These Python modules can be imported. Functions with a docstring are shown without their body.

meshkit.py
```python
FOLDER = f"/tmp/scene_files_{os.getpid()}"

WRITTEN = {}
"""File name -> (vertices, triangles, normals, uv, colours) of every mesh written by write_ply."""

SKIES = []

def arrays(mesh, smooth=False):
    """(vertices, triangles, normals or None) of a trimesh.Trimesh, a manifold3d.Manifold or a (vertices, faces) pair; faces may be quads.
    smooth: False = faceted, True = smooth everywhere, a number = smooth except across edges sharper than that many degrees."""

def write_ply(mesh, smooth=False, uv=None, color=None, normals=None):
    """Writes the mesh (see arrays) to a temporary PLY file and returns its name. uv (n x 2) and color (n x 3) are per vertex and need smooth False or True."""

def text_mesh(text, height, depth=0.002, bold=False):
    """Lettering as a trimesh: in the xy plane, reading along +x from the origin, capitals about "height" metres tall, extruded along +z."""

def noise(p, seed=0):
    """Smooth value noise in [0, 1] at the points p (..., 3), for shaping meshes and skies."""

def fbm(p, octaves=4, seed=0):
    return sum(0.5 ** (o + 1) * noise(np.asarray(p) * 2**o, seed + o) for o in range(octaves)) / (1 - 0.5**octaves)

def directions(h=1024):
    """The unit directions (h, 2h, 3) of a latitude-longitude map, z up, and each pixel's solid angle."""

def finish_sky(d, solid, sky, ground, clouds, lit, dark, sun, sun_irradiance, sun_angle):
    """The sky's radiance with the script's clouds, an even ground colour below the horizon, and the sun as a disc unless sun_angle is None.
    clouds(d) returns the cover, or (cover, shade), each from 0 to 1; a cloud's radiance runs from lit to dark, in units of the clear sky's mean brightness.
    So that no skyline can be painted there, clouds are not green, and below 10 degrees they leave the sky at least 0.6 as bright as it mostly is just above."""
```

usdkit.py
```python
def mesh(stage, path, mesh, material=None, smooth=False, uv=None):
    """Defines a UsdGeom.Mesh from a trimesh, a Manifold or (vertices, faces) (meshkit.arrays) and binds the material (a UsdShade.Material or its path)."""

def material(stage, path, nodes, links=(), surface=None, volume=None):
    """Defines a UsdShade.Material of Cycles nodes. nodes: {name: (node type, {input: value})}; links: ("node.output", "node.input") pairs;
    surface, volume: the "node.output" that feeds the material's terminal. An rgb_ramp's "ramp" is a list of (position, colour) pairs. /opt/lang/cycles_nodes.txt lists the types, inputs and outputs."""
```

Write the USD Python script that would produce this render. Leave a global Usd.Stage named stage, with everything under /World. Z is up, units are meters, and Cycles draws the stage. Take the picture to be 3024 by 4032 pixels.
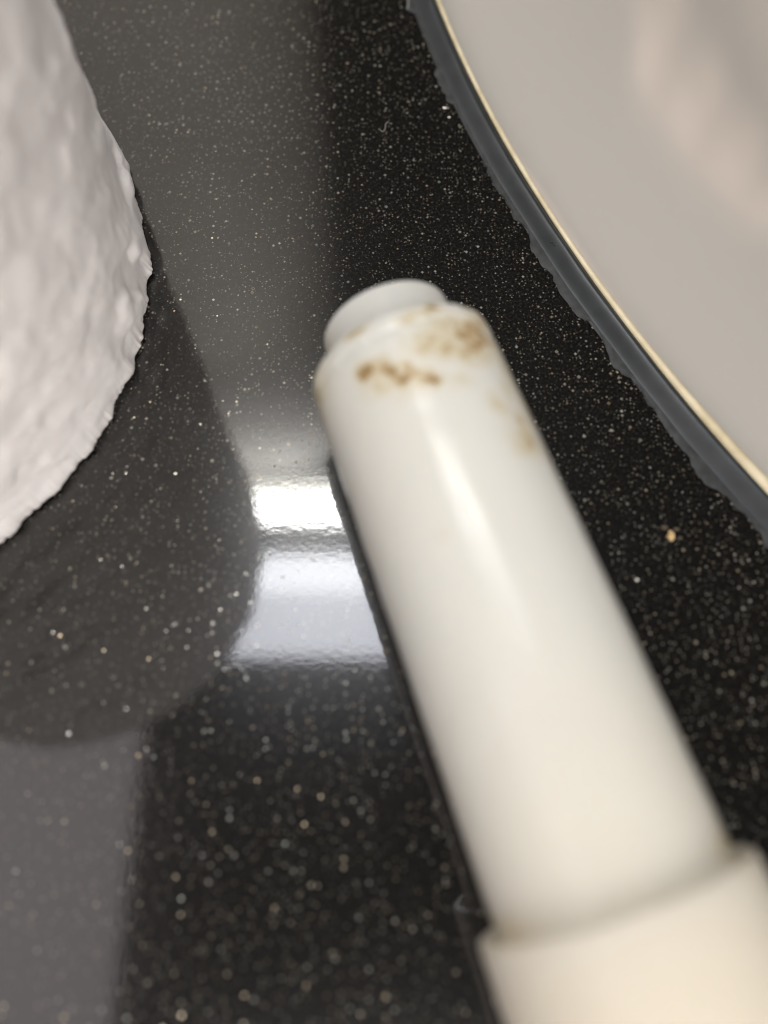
import math
import numpy as np
import trimesh
from shapely.geometry import Polygon, box
from pxr import Usd, UsdGeom, UsdLux, UsdShade, Gf, Sdf, Vt
import usdkit
import meshkit

stage = Usd.Stage.CreateInMemory()
UsdGeom.SetStageUpAxis(stage, "Z")
UsdGeom.SetStageMetersPerUnit(stage, 1.0)
UsdGeom.Xform.Define(stage, "/World")
rng = np.random.default_rng(11)

# ------------------------------------------------------------------ camera
CAM_H = 0.1007
cam = UsdGeom.Camera.Define(stage, "/World/camera")
FOCAL = 6.8
cam.CreateFocalLengthAttr(FOCAL)
cam.CreateHorizontalApertureAttr(FOCAL * 3024 / 3030)
cam.CreateVerticalApertureAttr(FOCAL * 4032 / 3030)
cam.CreateClippingRangeAttr(Gf.Vec2f(0.002, 50))
cam.CreateFStopAttr(1.5)
cam.CreateFocusDistanceAttr(0.122)
cam.CreateExposureAttr(0.14)
Rcv = np.array([[1, 0, .0061], [.0022, -.9337, -.3582], [.0057, .3582, -.9336]])   # rows: image right, image down, view axis
right, down, fwd = Rcv
fwd = fwd / np.linalg.norm(fwd)
right = right - fwd * right.dot(fwd); right /= np.linalg.norm(right)
upv = np.cross(right, fwd)
M = np.eye(4)
M[0, :3], M[1, :3], M[2, :3], M[3, :3] = right, upv, -fwd, (0, 0, CAM_H)
cam.AddTransformOp().Set(Gf.Matrix4d(*M.ravel().tolist()))

# ------------------------------------------------------------------ lamps out of view and added fill panels
def rect_light(name, x0, x1, y0, y1, z, radiance, color):
    l = UsdLux.RectLight.Define(stage, "/World/" + name)
    l.CreateWidthAttr(x1 - x0); l.CreateHeightAttr(y1 - y0)
    l.CreateIntensityAttr(radiance); l.CreateColorAttr(Gf.Vec3f(*color))
    l.CreateNormalizeAttr(False)
    l.AddTranslateOp().Set(Gf.Vec3d((x0 + x1) / 2, (y0 + y1) / 2, z))
    return l

def panel(name, x, y, z, w, h, radiance, color, turn=0.0, tip=0.0):
    """a flat lamp; tip 0 shines straight down, 90 level; turn = heading of a level lamp in degrees, 0 towards +y, -90 towards +x"""
    l = UsdLux.RectLight.Define(stage, "/World/" + name)
    l.CreateWidthAttr(w); l.CreateHeightAttr(h); l.CreateIntensityAttr(radiance); l.CreateColorAttr(Gf.Vec3f(*color)); l.CreateNormalizeAttr(False)
    l.AddTranslateOp().Set(Gf.Vec3d(x, y, z)); l.AddRotateZOp().Set(turn); l.AddRotateXOp().Set(tip)


rect_light("unseen_bar_lamp", -.25, .03, .258, .300, .600, 16, (1, .97, .86))  # lamp bars out of view, set where the counter mirrors them
rect_light("unseen_bar_lamp_001", -.25, .04, .188, .226, .600, 17, (.93, .95, 1))
rect_light("unseen_bar_lamp_002", -.25, .04, .127, .188, .600, 10.5, (.90, .92, 1))
rect_light("unseen_ceiling_panel", -1.15, -.325, -.80, .50, 1.00, 1.75, (1, .91, .92))  # glowing panel standing for the unseen ceiling that the counter mirrors
panel("unseen_wall_wash", -.16, .365, .84, .30, .04, 62, (.98, .99, 1), 0, 26)  # out of view, placed to brighten the mirrored wall near the bars
panel("side_fill", -.85, .75, .62, .5, .5, 17.0, (1, .97, .92), -130, 60)  # added fill from the far left, brightens the tube neck
rect_light("overhead_fill", -.3, .8, -.95, -.35, 1.30, 2.0, (1, .97, .93))  # added overhead fill behind the camera, lights the neck from above
panel("rear_fill", .45, -1.10, .92, 1.3, .9, 6.0, (1, .955, .92), 22, 62)  # added fill from behind the camera, lights the paper roll

# ------------------------------------------------------------------ helpers
LOOKS = "/World/Looks/"
used = {}

def numbered(parent, name):
    k = (str(parent), name); n = used.get(k, 0); used[k] = n + 1
    return name if n == 0 else f"{name}_{n:03d}"

def tag(prim, label=None, category=None, group=None, kind=None):
    p = prim.GetPrim() if hasattr(prim, "GetPrim") else prim
    for k, v in (("label", label), ("category", category), ("group", group), ("kind", kind)):
        if v: p.SetCustomDataByKey(k, v)
    return p

def thing(name, label, category, loc=(0, 0, 0), group=None):
    x = UsdGeom.Xform.Define(stage, "/World/" + numbered("/World", name))
    x.AddTranslateOp().Set(Gf.Vec3d(*map(float, loc)))
    tag(x, label, category, group)
    return x

def obj(name, mesh, mat, parent=None, smooth=40, loc=None, primvar=None):
    root = str(parent.GetPath()) if parent is not None else "/World"
    if loc is not None:
        mesh = mesh.copy(); mesh.apply_translation(-np.asarray(loc, float))
    m = usdkit.mesh(stage, root + "/" + numbered(root, name), mesh, LOOKS + mat, smooth=smooth)
    if primvar is not None:
        for k, v in primvar.items():
            UsdGeom.PrimvarsAPI(m).CreatePrimvar(k, Sdf.ValueTypeNames.FloatArray, "vertex").Set(Vt.FloatArray.FromNumpy(np.asarray(v, np.float32)))
    return m

def grid_mesh(P, wrap_u=False):
    """P: (rows, cols, 3) -> triangle mesh; wrap_u closes the columns."""
    r, c = P.shape[:2]
    idx = np.arange(r * c).reshape(r, c)
    nxt = np.roll(idx, -1, 1) if wrap_u else idx[:, 1:]
    cur = idx if wrap_u else idx[:, :-1]
    a, b, d, e = cur[:-1].ravel(), nxt[:-1].ravel(), nxt[1:].ravel(), cur[1:].ravel()
    F = np.vstack([np.c_[a, b, d], np.c_[a, d, e]])
    return trimesh.Trimesh(P.reshape(-1, 3), F, process=False)

def smoothstep(a, b, x):
    t = np.clip((x - a) / (b - a), 0, 1); return t * t * (3 - 2 * t)

fbm = meshkit.fbm
noise = meshkit.noise

# ------------------------------------------------------------------ materials
def mat(name, nodes, links=(), surface="p.BSDF"):
    return usdkit.material(stage, LOOKS + name, nodes, links, surface=surface)

mat("black_quartz", {
    "g": ("geometry", {}),
    "v1": ("voronoi_texture", {"scale": 1000.0, "randomness": 1.0, "metric": "manhattan"}),
    "v2": ("voronoi_texture", {"scale": 1900.0, "randomness": 1.0, "metric": "manhattan"}),
    "s1": ("separate_color", {}), "s2": ("separate_color", {}),
    "r1": ("map_range", {"from_min": .16, "from_max": .34, "to_min": 1.0, "to_max": 0.0, "clamp": True}),
    "r2": ("map_range", {"from_min": .22, "from_max": .45, "to_min": 1.0, "to_max": 0.0, "clamp": True}),
    "k1": ("map_range", {"from_min": .40, "from_max": 1.0, "to_min": 0.0, "to_max": 1.0, "clamp": True}),
    "k1p": ("math", {"math_type": "power", "value2": 1.7}),
    "k2": ("map_range", {"from_min": .25, "from_max": 1.0, "to_min": 0.0, "to_max": .24, "clamp": True}),
    "m1": ("math", {"math_type": "multiply"}), "m2": ("math", {"math_type": "multiply"}),
    "mm": ("math", {"math_type": "maximum", "use_clamp": True}),
    "tone": ("rgb_ramp", {"ramp": [(0, (.52, .41, .27)), (.35, (.68, .60, .46)), (.7, (.78, .75, .68)), (1, (.54, .56, .46))]}),
    "gn": ("noise_texture", {"scale": 2300.0, "detail": 2.0, "roughness": .7}),
    "gr": ("rgb_ramp", {"ramp": [(.42, (.0036, .0033, .0030)), (.60, (.0085, .0078, .0068)), (.72, (.032, .028, .023))]}),
    "mix": ("mix_color", {"blend_type": "mix"}),
    "c0": ("vector_math", {"math_type": "subtract", "vector2": (.5, .5, .5)}),
    "cs": ("math", {"math_type": "multiply", "value2": 1.0}),
    "c1": ("vector_math", {"math_type": "scale"}),
    "c2": ("vector_math", {"math_type": "add"}),
    "c3": ("vector_math", {"math_type": "normalize"}),
    "n": ("noise_texture", {"scale": 1300.0, "detail": 2.0}),
    "b": ("bump", {"strength": .12, "distance": .00005}),
    "cw": ("math", {"math_type": "multiply_add", "value2": -1.3, "value3": 1.0, "use_clamp": True}),
    "p": ("principled_bsdf", {"roughness": .23, "specular_ior_level": .24, "coat_weight": 1.0, "coat_roughness": .035, "coat_ior": 1.52}),
}, [("g.position", "v1.vector"), ("g.position", "v2.vector"), ("g.position", "n.vector"), ("g.position", "gn.vector"), ("gn.fac", "gr.fac"), ("gr.color", "mix.a"),
    ("v1.color", "s1.color"), ("v2.color", "s2.color"),
    ("v1.distance", "r1.value"), ("v2.distance", "r2.value"), ("s1.r", "k1.value"), ("k1.result", "k1p.value1"), ("s2.r", "k2.value"),
    ("r1.result", "m1.value1"), ("k1p.value", "m1.value2"), ("r2.result", "m2.value1"), ("k2.result", "m2.value2"),
    ("m1.value", "mm.value1"), ("m2.value", "mm.value2"), ("s1.g", "tone.fac"),
    ("tone.color", "mix.b"), ("mm.value", "mix.fac"), ("mix.result", "p.base_color"),
    ("mm.value", "p.metallic"),
    ("v1.color", "c0.vector1"), ("c0.vector", "c1.vector1"), ("mm.value", "cs.value1"), ("cs.value", "c1.scale"), ("c1.vector", "c2.vector1"), ("g.normal", "c2.vector2"), ("c2.vector", "c3.vector1"), ("c3.vector", "p.normal"),
    ("n.fac", "b.height"), ("b.normal", "p.coat_normal"), ("mm.value", "cw.value1"), ("cw.value", "p.coat_weight")])

mat("tissue", {
    "g": ("geometry", {}),
    "n": ("noise_texture", {"scale": 2600.0, "detail": 3.0, "roughness": .6}),
    "b": ("bump", {"strength": .14, "distance": .00010}),
    "p": ("principled_bsdf", {"base_color": (.93, .875, .85), "roughness": .9, "specular_ior_level": .2, "sheen_weight": .15,
                              "subsurface_weight": .35, "subsurface_radius": (1, .9, .85), "subsurface_scale": .0016}),
}, [("g.position", "n.vector"), ("n.fac", "b.height"), ("b.normal", "p.normal")])
mat("cardboard", {"g": ("geometry", {}), "n": ("noise_texture", {"scale": 400.0, "detail": 4.0}),
    "r": ("rgb_ramp", {"ramp": [(.3, (.30, .22, .14)), (.7, (.40, .31, .21))]}),
    "p": ("principled_bsdf", {"roughness": .9})}, [("g.position", "n.vector"), ("n.fac", "r.fac"), ("r.color", "p.base_color")])

def plastic(name, base, rough):
    mat(name, {
        "g": ("geometry", {}),
        "a": ("attribute", {"attribute": "stain"}),
        "y": ("attribute", {"attribute": "yellowing"}),
        "n": ("noise_texture", {"scale": 750.0, "detail": 5.0, "roughness": .7}),
        "nr": ("map_range", {"from_min": .34, "from_max": .66, "to_min": .25, "to_max": 1.5, "clamp": True}),
        "am": ("math", {"math_type": "multiply", "use_clamp": True}),
        "n2": ("noise_texture", {"scale": 60.0, "detail": 3.0}),
        "t": ("mix_color", {"blend_type": "mix", "a": base, "b": (.72, .58, .36)}),
        "ramp": ("rgb_ramp", {"ramp": [(0, (1, 1, 1)), (.22, (.88, .79, .62)), (.5, (.60, .43, .24)), (1, (.26, .15, .06))]}),
        "mul": ("mix_color", {"blend_type": "multiply", "fac": 1.0}),
        "rr": ("map_range", {"from_min": .3, "from_max": .7, "to_min": rough - .06, "to_max": rough + .08}),
        "p": ("principled_bsdf", {"specular_ior_level": .15, "subsurface_weight": .35, "subsurface_radius": (1, .85, .6), "subsurface_scale": .002}),
    }, [("g.position", "n.vector"), ("g.position", "n2.vector"), ("n.fac", "nr.value"), ("a.fac", "am.value1"), ("nr.result", "am.value2"),
        ("am.value", "ramp.fac"), ("y.fac", "t.fac"), ("t.result", "mul.a"), ("ramp.color", "mul.b"), ("mul.result", "p.base_color"),
        ("n2.fac", "rr.value"), ("rr.result", "p.roughness")])
plastic("white_plastic", (.505, .51, .487), .17)
plastic("collar_plastic", (.515, .50, .462), .30)

mat("ceramic", {"p": ("principled_bsdf", {"base_color": (.375, .352, .318), "roughness": .22, "specular_ior_level": .5, "coat_weight": 1.0, "coat_roughness": .15})})
mat("grey_silicone", {"g": ("geometry", {}), "n": ("noise_texture", {"scale": 300.0, "detail": 4.0}),
    "r": ("rgb_ramp", {"ramp": [(.3, (.012, .0142, .0156)), (.7, (.019, .022, .024))]}),
    "p": ("principled_bsdf", {"roughness": .42, "specular_ior_level": .4})}, [("g.position", "n.vector"), ("n.fac", "r.fac"), ("r.color", "p.base_color")])
mat("silicone_film", {"g": ("geometry", {}), "n": ("noise_texture", {"scale": 500.0, "detail": 5.0, "roughness": .65}),
    "r": ("rgb_ramp", {"ramp": [(.3, (.011, .011, .011)), (.7, (.034, .036, .036))]}),
    "p": ("principled_bsdf", {"roughness": .6, "specular_ior_level": .3})}, [("g.position", "n.vector"), ("n.fac", "r.fac"), ("r.color", "p.base_color")])
mat("beige_caulk", {"g": ("geometry", {}), "n": ("noise_texture", {"scale": 250.0, "detail": 4.0}),
    "r": ("rgb_ramp", {"ramp": [(.3, (.42, .35, .22)), (.7, (.56, .49, .34))]}),
    "p": ("principled_bsdf", {"roughness": .5})}, [("g.position", "n.vector"), ("n.fac", "r.fac"), ("r.color", "p.base_color")])
mat("tan_crumb", {"g": ("geometry", {}), "n": ("noise_texture", {"scale": 1500.0, "detail": 3.0}),
    "r": ("rgb_ramp", {"ramp": [(.35, (.35, .22, .09)), (.65, (.68, .52, .28))]}),
    "p": ("principled_bsdf", {"roughness": .8})}, [("g.position", "n.vector"), ("n.fac", "r.fac"), ("r.color", "p.base_color")])
mat("dark_crumb", {"p": ("principled_bsdf", {"base_color": (.05, .035, .02), "roughness": .8})})
mat("pale_grit", {"p": ("principled_bsdf", {"base_color": (.7, .68, .6), "roughness": .4})})
mat("hair", {"p": ("principled_bsdf", {"base_color": (.30, .28, .26), "roughness": .4})})
mat("wall_paint", {"g": ("geometry", {}), "n": ("noise_texture", {"scale": 7.0, "detail": 3.0}),
    "r": ("rgb_ramp", {"ramp": [(.3, (.44, .40, .35)), (.7, (.60, .57, .52))]}),
    "p": ("principled_bsdf", {"roughness": .7})}, [("g.position", "n.vector"), ("n.fac", "r.fac"), ("r.color", "p.base_color")])

# ------------------------------------------------------------------ setting: wall behind the counter (out of view, shaped for its reflection), counter top
q = np.linspace(0, np.pi / 2, 24)
WR = .09
outline = [(-.75, .42)] + [(-.046 - WR + WR * math.sin(t), .42 + WR - WR * math.cos(t)) for t in q] + [(-.046, .56), (-.75, .56)]
wall = obj("wall", trimesh.creation.extrude_polygon(Polygon(outline), 1.0, engine="earcut").apply_translation([0, 0, -.02]), "wall_paint", smooth=40)
tag(wall, "pale painted wall behind the black counter, out of view, placed for its reflection", "wall", kind="structure")

# oval basin opening: its visible edge is an arc of about 0.3 m radius
E_MID = np.array([.0280, .0895])
E_DIR = np.array([math.cos(math.radians(24)), math.sin(math.radians(24))])
E_TAN = np.array([-E_DIR[1], E_DIR[0]])
EA, EB = .240, .190
E_CEN = E_MID + E_DIR * EB

def oval(t, inset):
    """points on the basin edge moved inwards by inset (t = 0 is the middle of the edge in view)"""
    t = np.asarray(t, float)
    p = -np.cos(t)[..., None] * EB * E_DIR + np.sin(t)[..., None] * EA * E_TAN
    n = -np.cos(t)[..., None] / EB * E_DIR + np.sin(t)[..., None] / EA * E_TAN
    n /= np.linalg.norm(n, axis=-1, keepdims=True)
    return E_CEN + p - n * np.asarray(inset, float)[..., None]

tt = np.linspace(0, 2 * np.pi, 361)[:-1]
hole = Polygon(oval(tt, np.full(tt.shape, -.0012)))
slab = box(-.70, -.24, .62, .4198).difference(hole)
counter = obj("counter_top", trimesh.creation.extrude_polygon(slab, .02, engine="earcut").apply_translation([0, 0, -.02]), "black_quartz", smooth=False)
tag(counter, "polished black quartz counter top with fine gold and silver flecks", "counter top", kind="structure")

# ------------------------------------------------------------------ basin
prof = [(-.0008, -.0150), (-.0008, -.0030), (-.0004, -.0016), (.0002, -.0012), (.0008, -.0014), (.0016, -.0021)]
for d in np.linspace(.003, .155, 60):
    x = d - .0016
    prof.append((d, -.0021 - .14 * x - .3 * x * x - 15 * x ** 3 - .0012 * (1 - math.exp(-x / .002))))
prof = np.array(prof)
tb = np.concatenate([np.linspace(-.55, .75, 220), np.linspace(.75, 2 * np.pi - .55, 120)[1:-1]])
P = np.zeros((len(prof), len(tb), 3))
for i, (d, z) in enumerate(prof):
    P[i, :, :2] = oval(tb, np.full(tb.shape, d)); P[i, :, 2] = z
bas = thing("wash_basin", "smooth white ceramic wash basin sealed into the black counter", "wash basin", (*E_CEN, 0))
bowl = grid_mesh(P, wrap_u=True); bowl.invert()
obj("bowl", bowl, "ceramic", bas, smooth=True, loc=(*E_CEN, 0))
# floor of the bowl with its drain
zf = prof[-1, 1]
ring = oval(np.linspace(0, 2 * np.pi, 181)[:-1], np.full(180, .1548))
fl = trimesh.creation.extrude_polygon(Polygon(ring), .002, engine="earcut").apply_translation([0, 0, zf - .002])
obj("bowl_floor", fl, "ceramic", bas, smooth=False, loc=(*E_CEN, 0))

# ------------------------------------------------------------------ silicone joint round the basin
ts = np.concatenate([np.linspace(-.60, .80, 900), np.linspace(.80, 2 * np.pi - .60, 300)[1:-1]])
arc = ts * .22
wander = (fbm(np.c_[arc * 45, 0 * arc + 3, 0 * arc], octaves=3) - .5)
rag = (fbm(np.c_[arc * 160, 0 * arc + 7, 0 * arc], octaves=5, seed=3) - .5)
jag = (fbm(np.c_[arc * 900, 0 * arc + 1, 0 * arc], octaves=3, seed=8) - .5)
bead_out = .0046 + .0008 * wander
film_out = bead_out + np.clip(.0006 + .0050 * rag + .0007 * jag, -.0002, .0030)
seal = thing("silicone_seal", "dark grey silicone seal with a ragged smeared edge between counter and white basin", "sealant", (*E_MID, 0))
LOC_SEAL = (*E_MID, 0)

def band(inner, outer, heights):
    """a strip along the basin edge: inner and outer are distances outwards from the edge; heights: z across it"""
    n = len(heights)
    P = np.zeros((n, len(ts), 3))
    for i, hh in enumerate(heights):
        w = i / (n - 1)
        P[i, :, :2] = oval(ts, -(inner * (1 - w) + outer * w)); P[i, :, 2] = hh
    return P

xs = np.linspace(0, 1, 15)
bump_ = fbm(np.c_[arc * 80, 0 * arc, 0 * arc], octaves=2, seed=5) - .5
zb = [.00012 + (.0017 * (.55 + .45 * smoothstep(0, .30, x)) * (1 - smoothstep(.22, 1.0, x))) * (1 + .25 * bump_) - (.00016 if x > .999 else 0) for x in xs]
obj("bead", grid_mesh(band(np.full(ts.shape, .00012), bead_out, zb), wrap_u=True), "grey_silicone", seal, smooth=True, loc=LOC_SEAL)
zf_ = [.00026, .00024, .00018, -.0001]
obj("smeared_film", grid_mesh(band(bead_out - .0006, film_out, zf_), wrap_u=True), "silicone_film", seal, smooth=20, loc=LOC_SEAL)

# yellowed caulk line where the bead meets the ceramic
cw = (.38 + .52 * smoothstep(-.02, -.32, ts) * (ts > -.62)) * .001 + .00016 * (fbm(np.c_[arc * 60, 0 * arc, 0 * arc + 2], octaves=3, seed=6) - .5)
cs = np.linspace(0, 2 * np.pi, 13)[:-1]
P = np.zeros((12, len(ts), 3))
for i, c in enumerate(cs):
    P[i, :, :2] = oval(ts, cw * math.cos(c) * 1.15); P[i, :, 2] = .00125 + cw * math.sin(c)
P = np.concatenate([P, P[:1]], 0)
ck = grid_mesh(P, wrap_u=True)
obj("caulk_line", ck, "beige_caulk", seal, smooth=True, loc=LOC_SEAL)

def nugget(r, seed, stretch=(1, 1, .7), sub=3, rough=.7):
    m = trimesh.creation.icosphere(subdivisions=sub, radius=1.0)
    v = np.array(m.vertices)
    v *= (1 + rough * (fbm(v * 1.7 + seed * 3.1 + 20, octaves=3, seed=seed) - .5))[:, None]
    v *= np.asarray(stretch) * r
    v[:, 2] -= v[:, 2].min()
    m.vertices = v
    return m

for k, (x, y, r, z) in enumerate([(.02801, .08398, .00034, .0013), (.02745, .0846, .00024, .0013), (.01852, .10853, .00030, .0014), (.01122, .11437, .00034, .0002), (.01195, .1122, .00022, .0002)]):
    m = nugget(r, 40 + k, (1, .6, .3)); m.apply_translation([x, y, z])
    obj("dried_fleck", m, "pale_grit" if k >= 3 else "silicone_film", seal, loc=LOC_SEAL)

# ------------------------------------------------------------------ toilet roll standing on its end
RC = np.array([-.0916, .0724]); RR = .0550; RH = .128; RCORE = .0215
roll = thing("toilet_roll", "white embossed paper roll standing on end with a torn fuzzy lower edge", "toilet roll", (*RC, 0))
a0 = math.atan2(-RC[1], -RC[0])                    # towards the middle of the counter
na = np.concatenate([np.linspace(a0 - 1.35, a0 + 1.35, 1000), np.linspace(a0 + 1.35, a0 + 2 * np.pi - 1.35, 160)[1:-1]])
zs = np.concatenate([np.linspace(0, .004, 16)[:-1], np.linspace(.004, RH, 360)])
A_, Z_ = np.meshgrid(na, zs)
S_ = (A_ - a0) * RR
wx, wy = S_, Z_
per = np.stack([np.cos(A_) * 1, np.sin(A_) * 1, Z_ * 0], -1)
pt = np.stack([RR * np.cos(A_), RR * np.sin(A_), Z_], -1)
rot = lambda al: (wx * math.cos(al) + wy * math.sin(al), -wx * math.sin(al) + wy * math.cos(al))
u1, v1 = rot(-.45)
emb = smoothstep(.25, .75, noise(np.stack([u1 * 200, v1 * 320, 0 * u1], -1), 3)) - .5
emb2 = noise(np.stack([u1 * 600, v1 * 900, 0 * u1 + 9], -1), 4) - .5
fold = fbm(np.stack([wx * 55, wy * 95, 0 * wx + 4], -1), octaves=3, seed=9) - .5
big = fbm(np.stack([wx * 20, wy * 28, 0 * wx + 1], -1), octaves=2, seed=12) - .5
calm = 1 - .45 * smoothstep(.05, .11, Z_)
rr = RR + .0004 + (.0014 * emb * (.35 + .9 * smoothstep(.42, .66, fbm(np.stack([wx * 38, wy * 44, 0 * wx + 8], -1), octaves=2, seed=17))) + .00020 * emb2) * calm + .0008 * fold + .0022 * big * smoothstep(0, .03, Z_)
edge = fbm(np.stack([S_[0] * 420, 0 * na, 0 * na], -1), octaves=4, seed=21) - .5
edge2 = noise(np.stack([S_[0] * 2600, 0 * na, 0 * na + 5], -1), 22) - .5
lip = np.exp(-Z_ / .0016)
rr = rr + lip * (.0016 * edge + .0003 * edge2)[None, :] + .0007 * np.exp(-Z_ / .0040) - .0006 * np.exp(-Z_ / .0005)
zz = Z_ + lip * (.00045 + .0009 * np.clip(edge + .2 * edge2, 0, 1))[None, :]
P = np.stack([RC[0] + rr * np.cos(A_), RC[1] + rr * np.sin(A_), zz], -1)
obj("paper_wrap", grid_mesh(P, wrap_u=True), "tissue", roll, smooth=True, loc=(*RC, 0))
# rolled layers seen from above, and the cardboard core
rad = np.linspace(RR - .0006, RCORE, 90)
P = np.zeros((len(rad), 240, 3)); an = np.linspace(0, 2 * np.pi, 241)[:-1]
for i, r in enumerate(rad):
    rj = r + .0003 * np.sin(an * 3 + i * .7)
    P[i] = np.stack([RC[0] + rj * np.cos(an), RC[1] + rj * np.sin(an), RH - .0006 + .0005 * (i % 2) + 0 * an], -1)
m = grid_mesh(P, wrap_u=True)
obj("rolled_layers", m, "tissue", roll, smooth=30, loc=(*RC, 0))
def lathe(profile, n=96, caps=False):
    an = np.linspace(0, 2 * np.pi, n + 1)[:-1]
    pr = np.asarray(profile, float)
    return grid_mesh(np.stack([pr[:, :1] * np.cos(an), pr[:, :1] * np.sin(an), pr[:, 1:] + 0 * an], -1), wrap_u=True)
core = lathe([(RCORE, .0005), (RCORE, RH - .0008), (RCORE - .001, RH - .0008), (RCORE - .001, .0005), (RCORE, .0005)])
core.apply_translation([*RC, 0])
obj("cardboard_core", core, "cardboard", roll, loc=(*RC, 0))
# loose fibres along the torn edge
verts, faces, nv = [], [], 0
F_ = []
for k in range(110):
    th = a0 + rng.uniform(-1.2, 1.2); z0 = rng.uniform(.0003, .0022)
    L = rng.uniform(.0003, .0009); out = rng.uniform(.3, 1.0); sl = rng.uniform(-.9, .9)
    r0 = RR - .0006
    pts = []
    for j in range(4):
        t = j / 3
        rj = r0 + L * out * t; tj = th + sl * L * t / RR; zj = max(.00006, z0 - L * .6 * t * t * (1 - .5 * out))
        pts.append((RC[0] + rj * math.cos(tj), RC[1] + rj * math.sin(tj), zj))
    F_.append(np.array(pts) - np.r_[RC, 0])
c = UsdGeom.BasisCurves.Define(stage, str(roll.GetPath()) + "/torn_fibres")
c.CreateTypeAttr("linear"); c.CreatePointsAttr(Vt.Vec3fArray.FromNumpy(np.concatenate(F_).astype(np.float32)))
c.CreateCurveVertexCountsAttr(Vt.IntArray([4] * len(F_))); c.CreateWidthsAttr(Vt.FloatArray([.00005])); c.SetWidthsInterpolation("constant")
UsdShade.MaterialBindingAPI.Apply(c.GetPrim()).Bind(UsdShade.Material.Get(stage, LOOKS + "tissue"))
tag(c, kind="stuff")

# ------------------------------------------------------------------ white plastic tube lying on the counter
TA = np.array([.00361, .05236, .0126]); TB = np.array([.0236, -.00804, .01475])
ta = (TB - TA) / np.linalg.norm(TB - TA)
tu = np.array([0, 0, 1.]) - ta * ta[2]; tu /= np.linalg.norm(tu)
tw = np.cross(tu, ta)
tube = thing("plastic_tube", "off-white plastic tube with a stepped neck, brown stains and a wider collar", "plastic tube", TA)
R0 = .0124; SC = float(np.linalg.norm(TB - TA))

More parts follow.
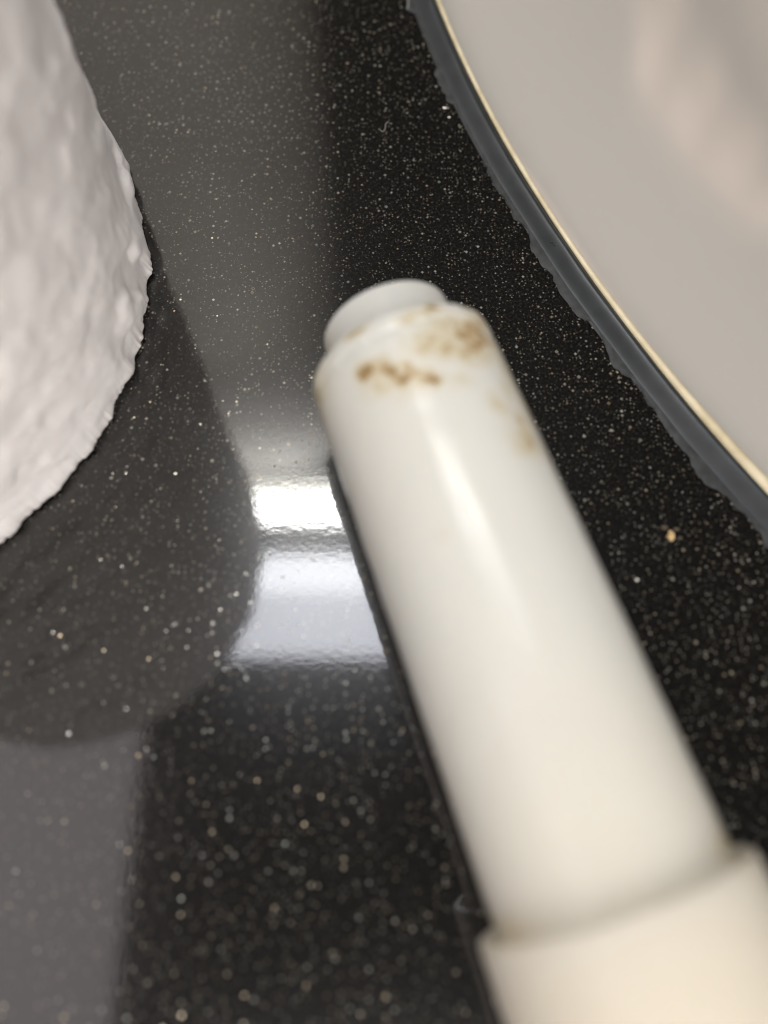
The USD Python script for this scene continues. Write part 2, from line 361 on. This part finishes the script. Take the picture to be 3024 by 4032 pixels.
STAINS = [  # (along the axis mm, angle deg, size along mm, size across mm, strength)
    (3.6, -33, .75, .8, .95), (4.3, -28, .9, 1.3, .35), (3.4, -24, .5, .7, .45), (4.6, -21, .7, .55, .75), (5.6, -18, .6, .5, .85), (6.6, -14.5, .7, .8, .9), (5.4, -11, .7, .6, .6),
    (7.0, -9, .6, .9, .5), (7.7, -4, .6, 1.0, .55), (8.3, 0, .55, .6, .75), (5.9, -27, .7, 1.5, .25), (6.9, -24, .6, 1.6, .2), (8.4, -12, .9, 1.6, .12),
    (1.6, 22, 1.4, 2.2, .42), (3.4, 7, 1.2, 2.4, .36), (2.2, 30, 1.1, 1.8, .75), (2.4, 40, 1.3, 1.5, .78), (3.0, 47, 1.3, 1.2, .5), (4.0, 36, 1.2, 2.0, .5),
    (5.4, 27, .9, 1.3, .62), (5.9, 35, .7, 1.1, .32), (.9, 35, .6, 2.6, .5), (4.4, 14, 1.0, 2.2, .38), (-1.0, 12, .7, 1.5, .3), (-1.6, 16, .5, .7, .75), (-1.0, 5, .7, 1.8, .25),
    (-1.9, -31, .35, 1.1, .65), (-2.2, -27, .3, .8, .4), (-2.4, -24, .35, .9, .2), (-.6, -2, .5, 1.0, .3),
    (12.4, 30, .9, .8, .33), (13.3, 33, .9, .7, .22), (14.6, 43, .7, .7, .5), (16.0, 45, 1.4, .9, .42), (17.8, 37, 1.2, 1.5, .28), (17.2, 43, 1.5, 1.2, .38), (9.0, 14, .8, 1.3, .14), (10.5, 44, 1.2, .8, .25),
    (25.75, -24.8, .45, .5, .10), (-2.5, -80, 2.5, 3.0, .25), (.5, -75, 2.0, 2.5, .22), (5.0, 54, 4, 1.0, .25), (11, 60, 6, 1.5, .2), (.0, 50, 2.0, 2.0, .3),
    (62.4, 52, 1.2, 1.6, .22), (63.0, -70, .8, 3.0, .25),
]

def stain_of(s, ang):
    s = s * 1000; o = np.zeros_like(s)
    for (c, a, ws, wa, k) in STAINS:
        da = (ang - math.radians(a) + np.pi) % (2 * np.pi) - np.pi
        o = np.maximum(o, k * np.exp(-((s - c) / (ws * 1.5)) ** 2 - (da * 12.4 / (wa * 1.4)) ** 2))
    warp = fbm(np.stack([s * .8, ang * 9, 0 * s], -1), octaves=3, seed=31)
    da = (ang - math.radians(-13) + np.pi) % (2 * np.pi) - np.pi
    o = o * (1 - .95 * np.exp(-((s - 2.6) / 2.2) ** 2 - (da * 12.4 / (.45 + .10 * np.clip(5 - s, 0, 6))) ** 2))
    return np.clip(o * (.48 + .9 * warp), 0, 1)

def round_profile(pts, radii, step=.00025):
    """polyline (s, r) with rounded corners, resampled"""
    pts = np.asarray(pts, float); out = [pts[0]]
    for i in range(1, len(pts) - 1):
        p, a, b = pts[i], pts[i - 1], pts[i + 1]
        da, db = a - p, b - p; la, lb = np.linalg.norm(da), np.linalg.norm(db)
        k = min(radii[i - 1], .49 * la, .49 * lb)
        q0, q1 = p + da / la * k, p + db / lb * k
        for t in np.linspace(0, 1, 9): out.append((1 - t) ** 2 * q0 + 2 * t * (1 - t) * p + t * t * q1)
    out.append(pts[-1]); out = np.array(out)
    res = [out[0]]
    for a, b in zip(out[:-1], out[1:]):
        n = max(1, int(np.ceil(np.linalg.norm(b - a) / step)))
        if np.linalg.norm(b - a) < 1e-9: continue
        for j in range(1, n + 1): res.append(a + (b - a) * j / n)
    return np.array(res)

def turned(pts, radii, n=300, step=.0003, wobble=0.0, seed=0):
    pr = round_profile(pts, radii, step)
    an = np.linspace(0, 2 * np.pi, n + 1)[:-1]
    S = np.repeat(pr[:, :1], n, 1); Rr = np.repeat(pr[:, 1:], n, 1); AN = np.tile(an, (len(pr), 1))
    if wobble:
        Rr = Rr + wobble * (fbm(np.stack([S * 260, np.cos(AN) * 2, np.sin(AN) * 2], -1), octaves=3, seed=seed) - .5)
    Rr = Rr - .00016 * (np.exp(-((S + .0016) / .00028) ** 2) + .7 * np.exp(-((S - .0002) / .00030) ** 2))
    sh = np.exp(-((S + .0005) / .0024) ** 2)
    Rr = Rr + sh * .00050 * (fbm(np.stack([S * 420, np.cos(AN) * 6.5, np.sin(AN) * 6.5], -1), octaves=3, seed=seed + 50) - .5)
    X = TA + S[..., None] * ta + Rr[..., None] * (np.cos(AN)[..., None] * tu + np.sin(AN)[..., None] * tw)
    return grid_mesh(X, wrap_u=True), stain_of(S, AN).ravel(), S.ravel()

def put(name, pts, radii, matname, **kw):
    m, st, S = turned(pts, radii, **kw)
    if m.volume < 0: m.invert()
    ye = .10 + .26 * smoothstep(.030, .085, S)
    return obj(name, m, matname, tube, smooth=True, loc=TA, primvar={"stain": st, "yellowing": ye})

put("barrel", [(-.0015, .0070), (-.0026, .0092), (-.0028, R0), (SC + .012, R0 + .0001), (SC + .012, .0110)],
    [.0004, .0021, .0001, .0001], "white_plastic", wobble=.00012, seed=2)
put("neck", [(.0030, .0082), (-.0026, .0084), (-.0036, .0089), (-.0094, .0088), (-.0094, .0058), (.020, .0058)],
    [.0003, .0006, .0010, .0010, .0001], "white_plastic", wobble=.00010, seed=4)
put("collar", [(SC + .0012, R0 + .00025), (SC, .0132), (SC, .01446), (SC + .055, .0152), (SC + .055, .0110), (SC + .03, .0110)],
    [.0004, .0006, .0012, .0006, .0004], "collar_plastic", wobble=.00018, seed=6)

# ------------------------------------------------------------------ small debris on the counter
cr = thing("tan_crumb", "small tan crumb with dark flakes on the black counter between tube and basin", "crumb", (.0404, .0352, 0))
m = nugget(.00062, 3, (.8, 1.05, .7), rough=1.3); m.apply_translation([.0403, .0350, 0]); obj("crumb_body", m, "tan_crumb", cr, loc=(.0404, .0352, 0))
for k, (dx, dy, r) in enumerate([(-.0008, .0011, .0005), (.0009, .0009, .0004), (.0012, -.0004, .0003)]):
    m = nugget(r, 7 + k, (1.1, .7, .4), rough=1.2); m.apply_translation([.0404 + dx, .0352 + dy, 0]); obj("dark_flake", m, "dark_crumb", cr, loc=(.0404, .0352, 0))
m = nugget(.00022, 15, (1, 1, .9)); m.apply_translation([.0349, .0288, 0])
g = obj("white_grit", m, "pale_grit"); tag(g, "tiny white bead of grit on the black counter right of the tube", "grit")

def fibre(name, pts, w, label):
    pts = np.array(pts, float)
    t = np.linspace(0, len(pts) - 1, 40); i = np.clip(t.astype(int), 0, len(pts) - 2); f = (t - i)[:, None]
    pm = np.vstack([2 * pts[0] - pts[1], pts, 2 * pts[-1] - pts[-2]])
    p0, p1, p2, p3 = pm[i], pm[i + 1], pm[i + 2], pm[i + 3]
    q = .5 * (2 * p1 + (p2 - p0) * f + (2 * p0 - 5 * p1 + 4 * p2 - p3) * f ** 2 + (3 * p1 - p0 - 3 * p2 + p3) * f ** 3)
    tg = np.gradient(q, axis=0); tg /= np.linalg.norm(tg, axis=1, keepdims=True)
    s = np.cross(tg, [0, 0, 1.]); s /= np.linalg.norm(s, axis=1, keepdims=True); n = np.cross(s, tg)
    an = np.linspace(0, 2 * np.pi, 7)[:-1]
    X = q[:, None] + w * (np.cos(an)[None, :, None] * s[:, None] + np.sin(an)[None, :, None] * n[:, None])
    o = obj(name, grid_mesh(X, wrap_u=True), "hair", smooth=True); tag(o, label, name.replace("_", " "))

fibre("hair", [(.0050, .1378, .0012), (.0052, .1395, .0019), (.0062, .1402, .0022), (.0074, .1398, .0022), (.0080, .1406, .0022)], .00005, "curled pale hair on the grey seal at the top of the picture")
fibre("lint_fibre", [(-.0003, .1095, .0002), (.0004, .1088, .0003), (.0008, .1094, .0004), (.0009, .1105, .0003), (.0014, .1112, .0002)], .00004, "thin looped lint fibre lying on the flecked black counter beyond the tube")

# ------------------------------------------------------------------ unseen hand placed beyond the basin: it shows only as a blurred reflection in the ceramic
import manifold3d
mat("skin", {"g": ("geometry", {}), "n": ("noise_texture", {"scale": 90.0, "detail": 3.0}),
    "r": ("rgb_ramp", {"ramp": [(.3, (.72, .46, .37)), (.7, (.80, .56, .46))]}),
    "p": ("principled_bsdf", {"roughness": .5, "subsurface_weight": .15, "subsurface_radius": (1, .4, .25), "subsurface_scale": .003})},
    [("g.position", "n.vector"), ("n.fac", "r.fac"), ("r.color", "p.base_color")])

def bone(a, b, ra, rb):
    s = manifold3d.Manifold.sphere
    return manifold3d.Manifold.batch_hull([s(ra, 20).translate(tuple(map(float, a))), s(rb, 20).translate(tuple(map(float, b)))])

def chain(pts, radii):
    return [bone(pts[i], pts[i + 1], radii[i], radii[i + 1]) for i in range(len(pts) - 1)]

HC = np.array([.205, .305, .060])
hx = np.array([-.62, -.78, 0.]); hy = np.array([.78, -.62, 0.]); hz = np.array([0, 0, 1.])     # fingers point along hx, knuckle row along hy
def H(a, b, c): return HC + hx * a + hy * b + hz * c
parts = []
knuck = [(.036, -.030), (.041, -.010), (.039, .010), (.033, .029)]
sp = manifold3d.Manifold.sphere
parts.append(manifold3d.Manifold.batch_hull([sp(.011, 20).translate(tuple(map(float, H(a, b, 0)))) for a, b in knuck] +
    [sp(.014, 20).translate(tuple(map(float, H(-.042, b, -.002)))) for b in (-.020, .018)]))
for (a, b), ln, r in zip(knuck, (.036, .042, .039, .030), (.0090, .0093, .0090, .0080)):
    parts += chain([H(a - .012, b, 0), H(a, b, .001), H(a + ln * .85, b * 1.12, -.012), H(a + ln * 1.25, b * 1.15, -.034), H(a + ln * 1.1, b * 1.13, -.050)], [.0095, r * 1.05, r, r * .92, r * .8])
parts += chain([H(-.030, -.022, -.004), H(-.006, -.044, -.012), H(.024, -.052, -.022), H(.044, -.050, -.032)], [.014, .012, .0100, .0085])
parts += chain([H(-.045, 0, -.002), H(-.085, .002, .006), H(-.30, .01, .07)], [.0235, .025, .038])
hm = manifold3d.Manifold.batch_boolean(parts, manifold3d.OpType.Add).refine_to_length(.005)
o_ = hm.to_mesh(); hand_mesh = trimesh.Trimesh(o_.vert_properties[:, :3], o_.tri_verts, process=True)
trimesh.smoothing.filter_taubin(hand_mesh, iterations=12)
person = thing("person", "unseen pale bent hand and forearm beyond the white basin, placed for its reflection", "person", HC)
obj("hand", hand_mesh, "skin", person, smooth=True, loc=HC)
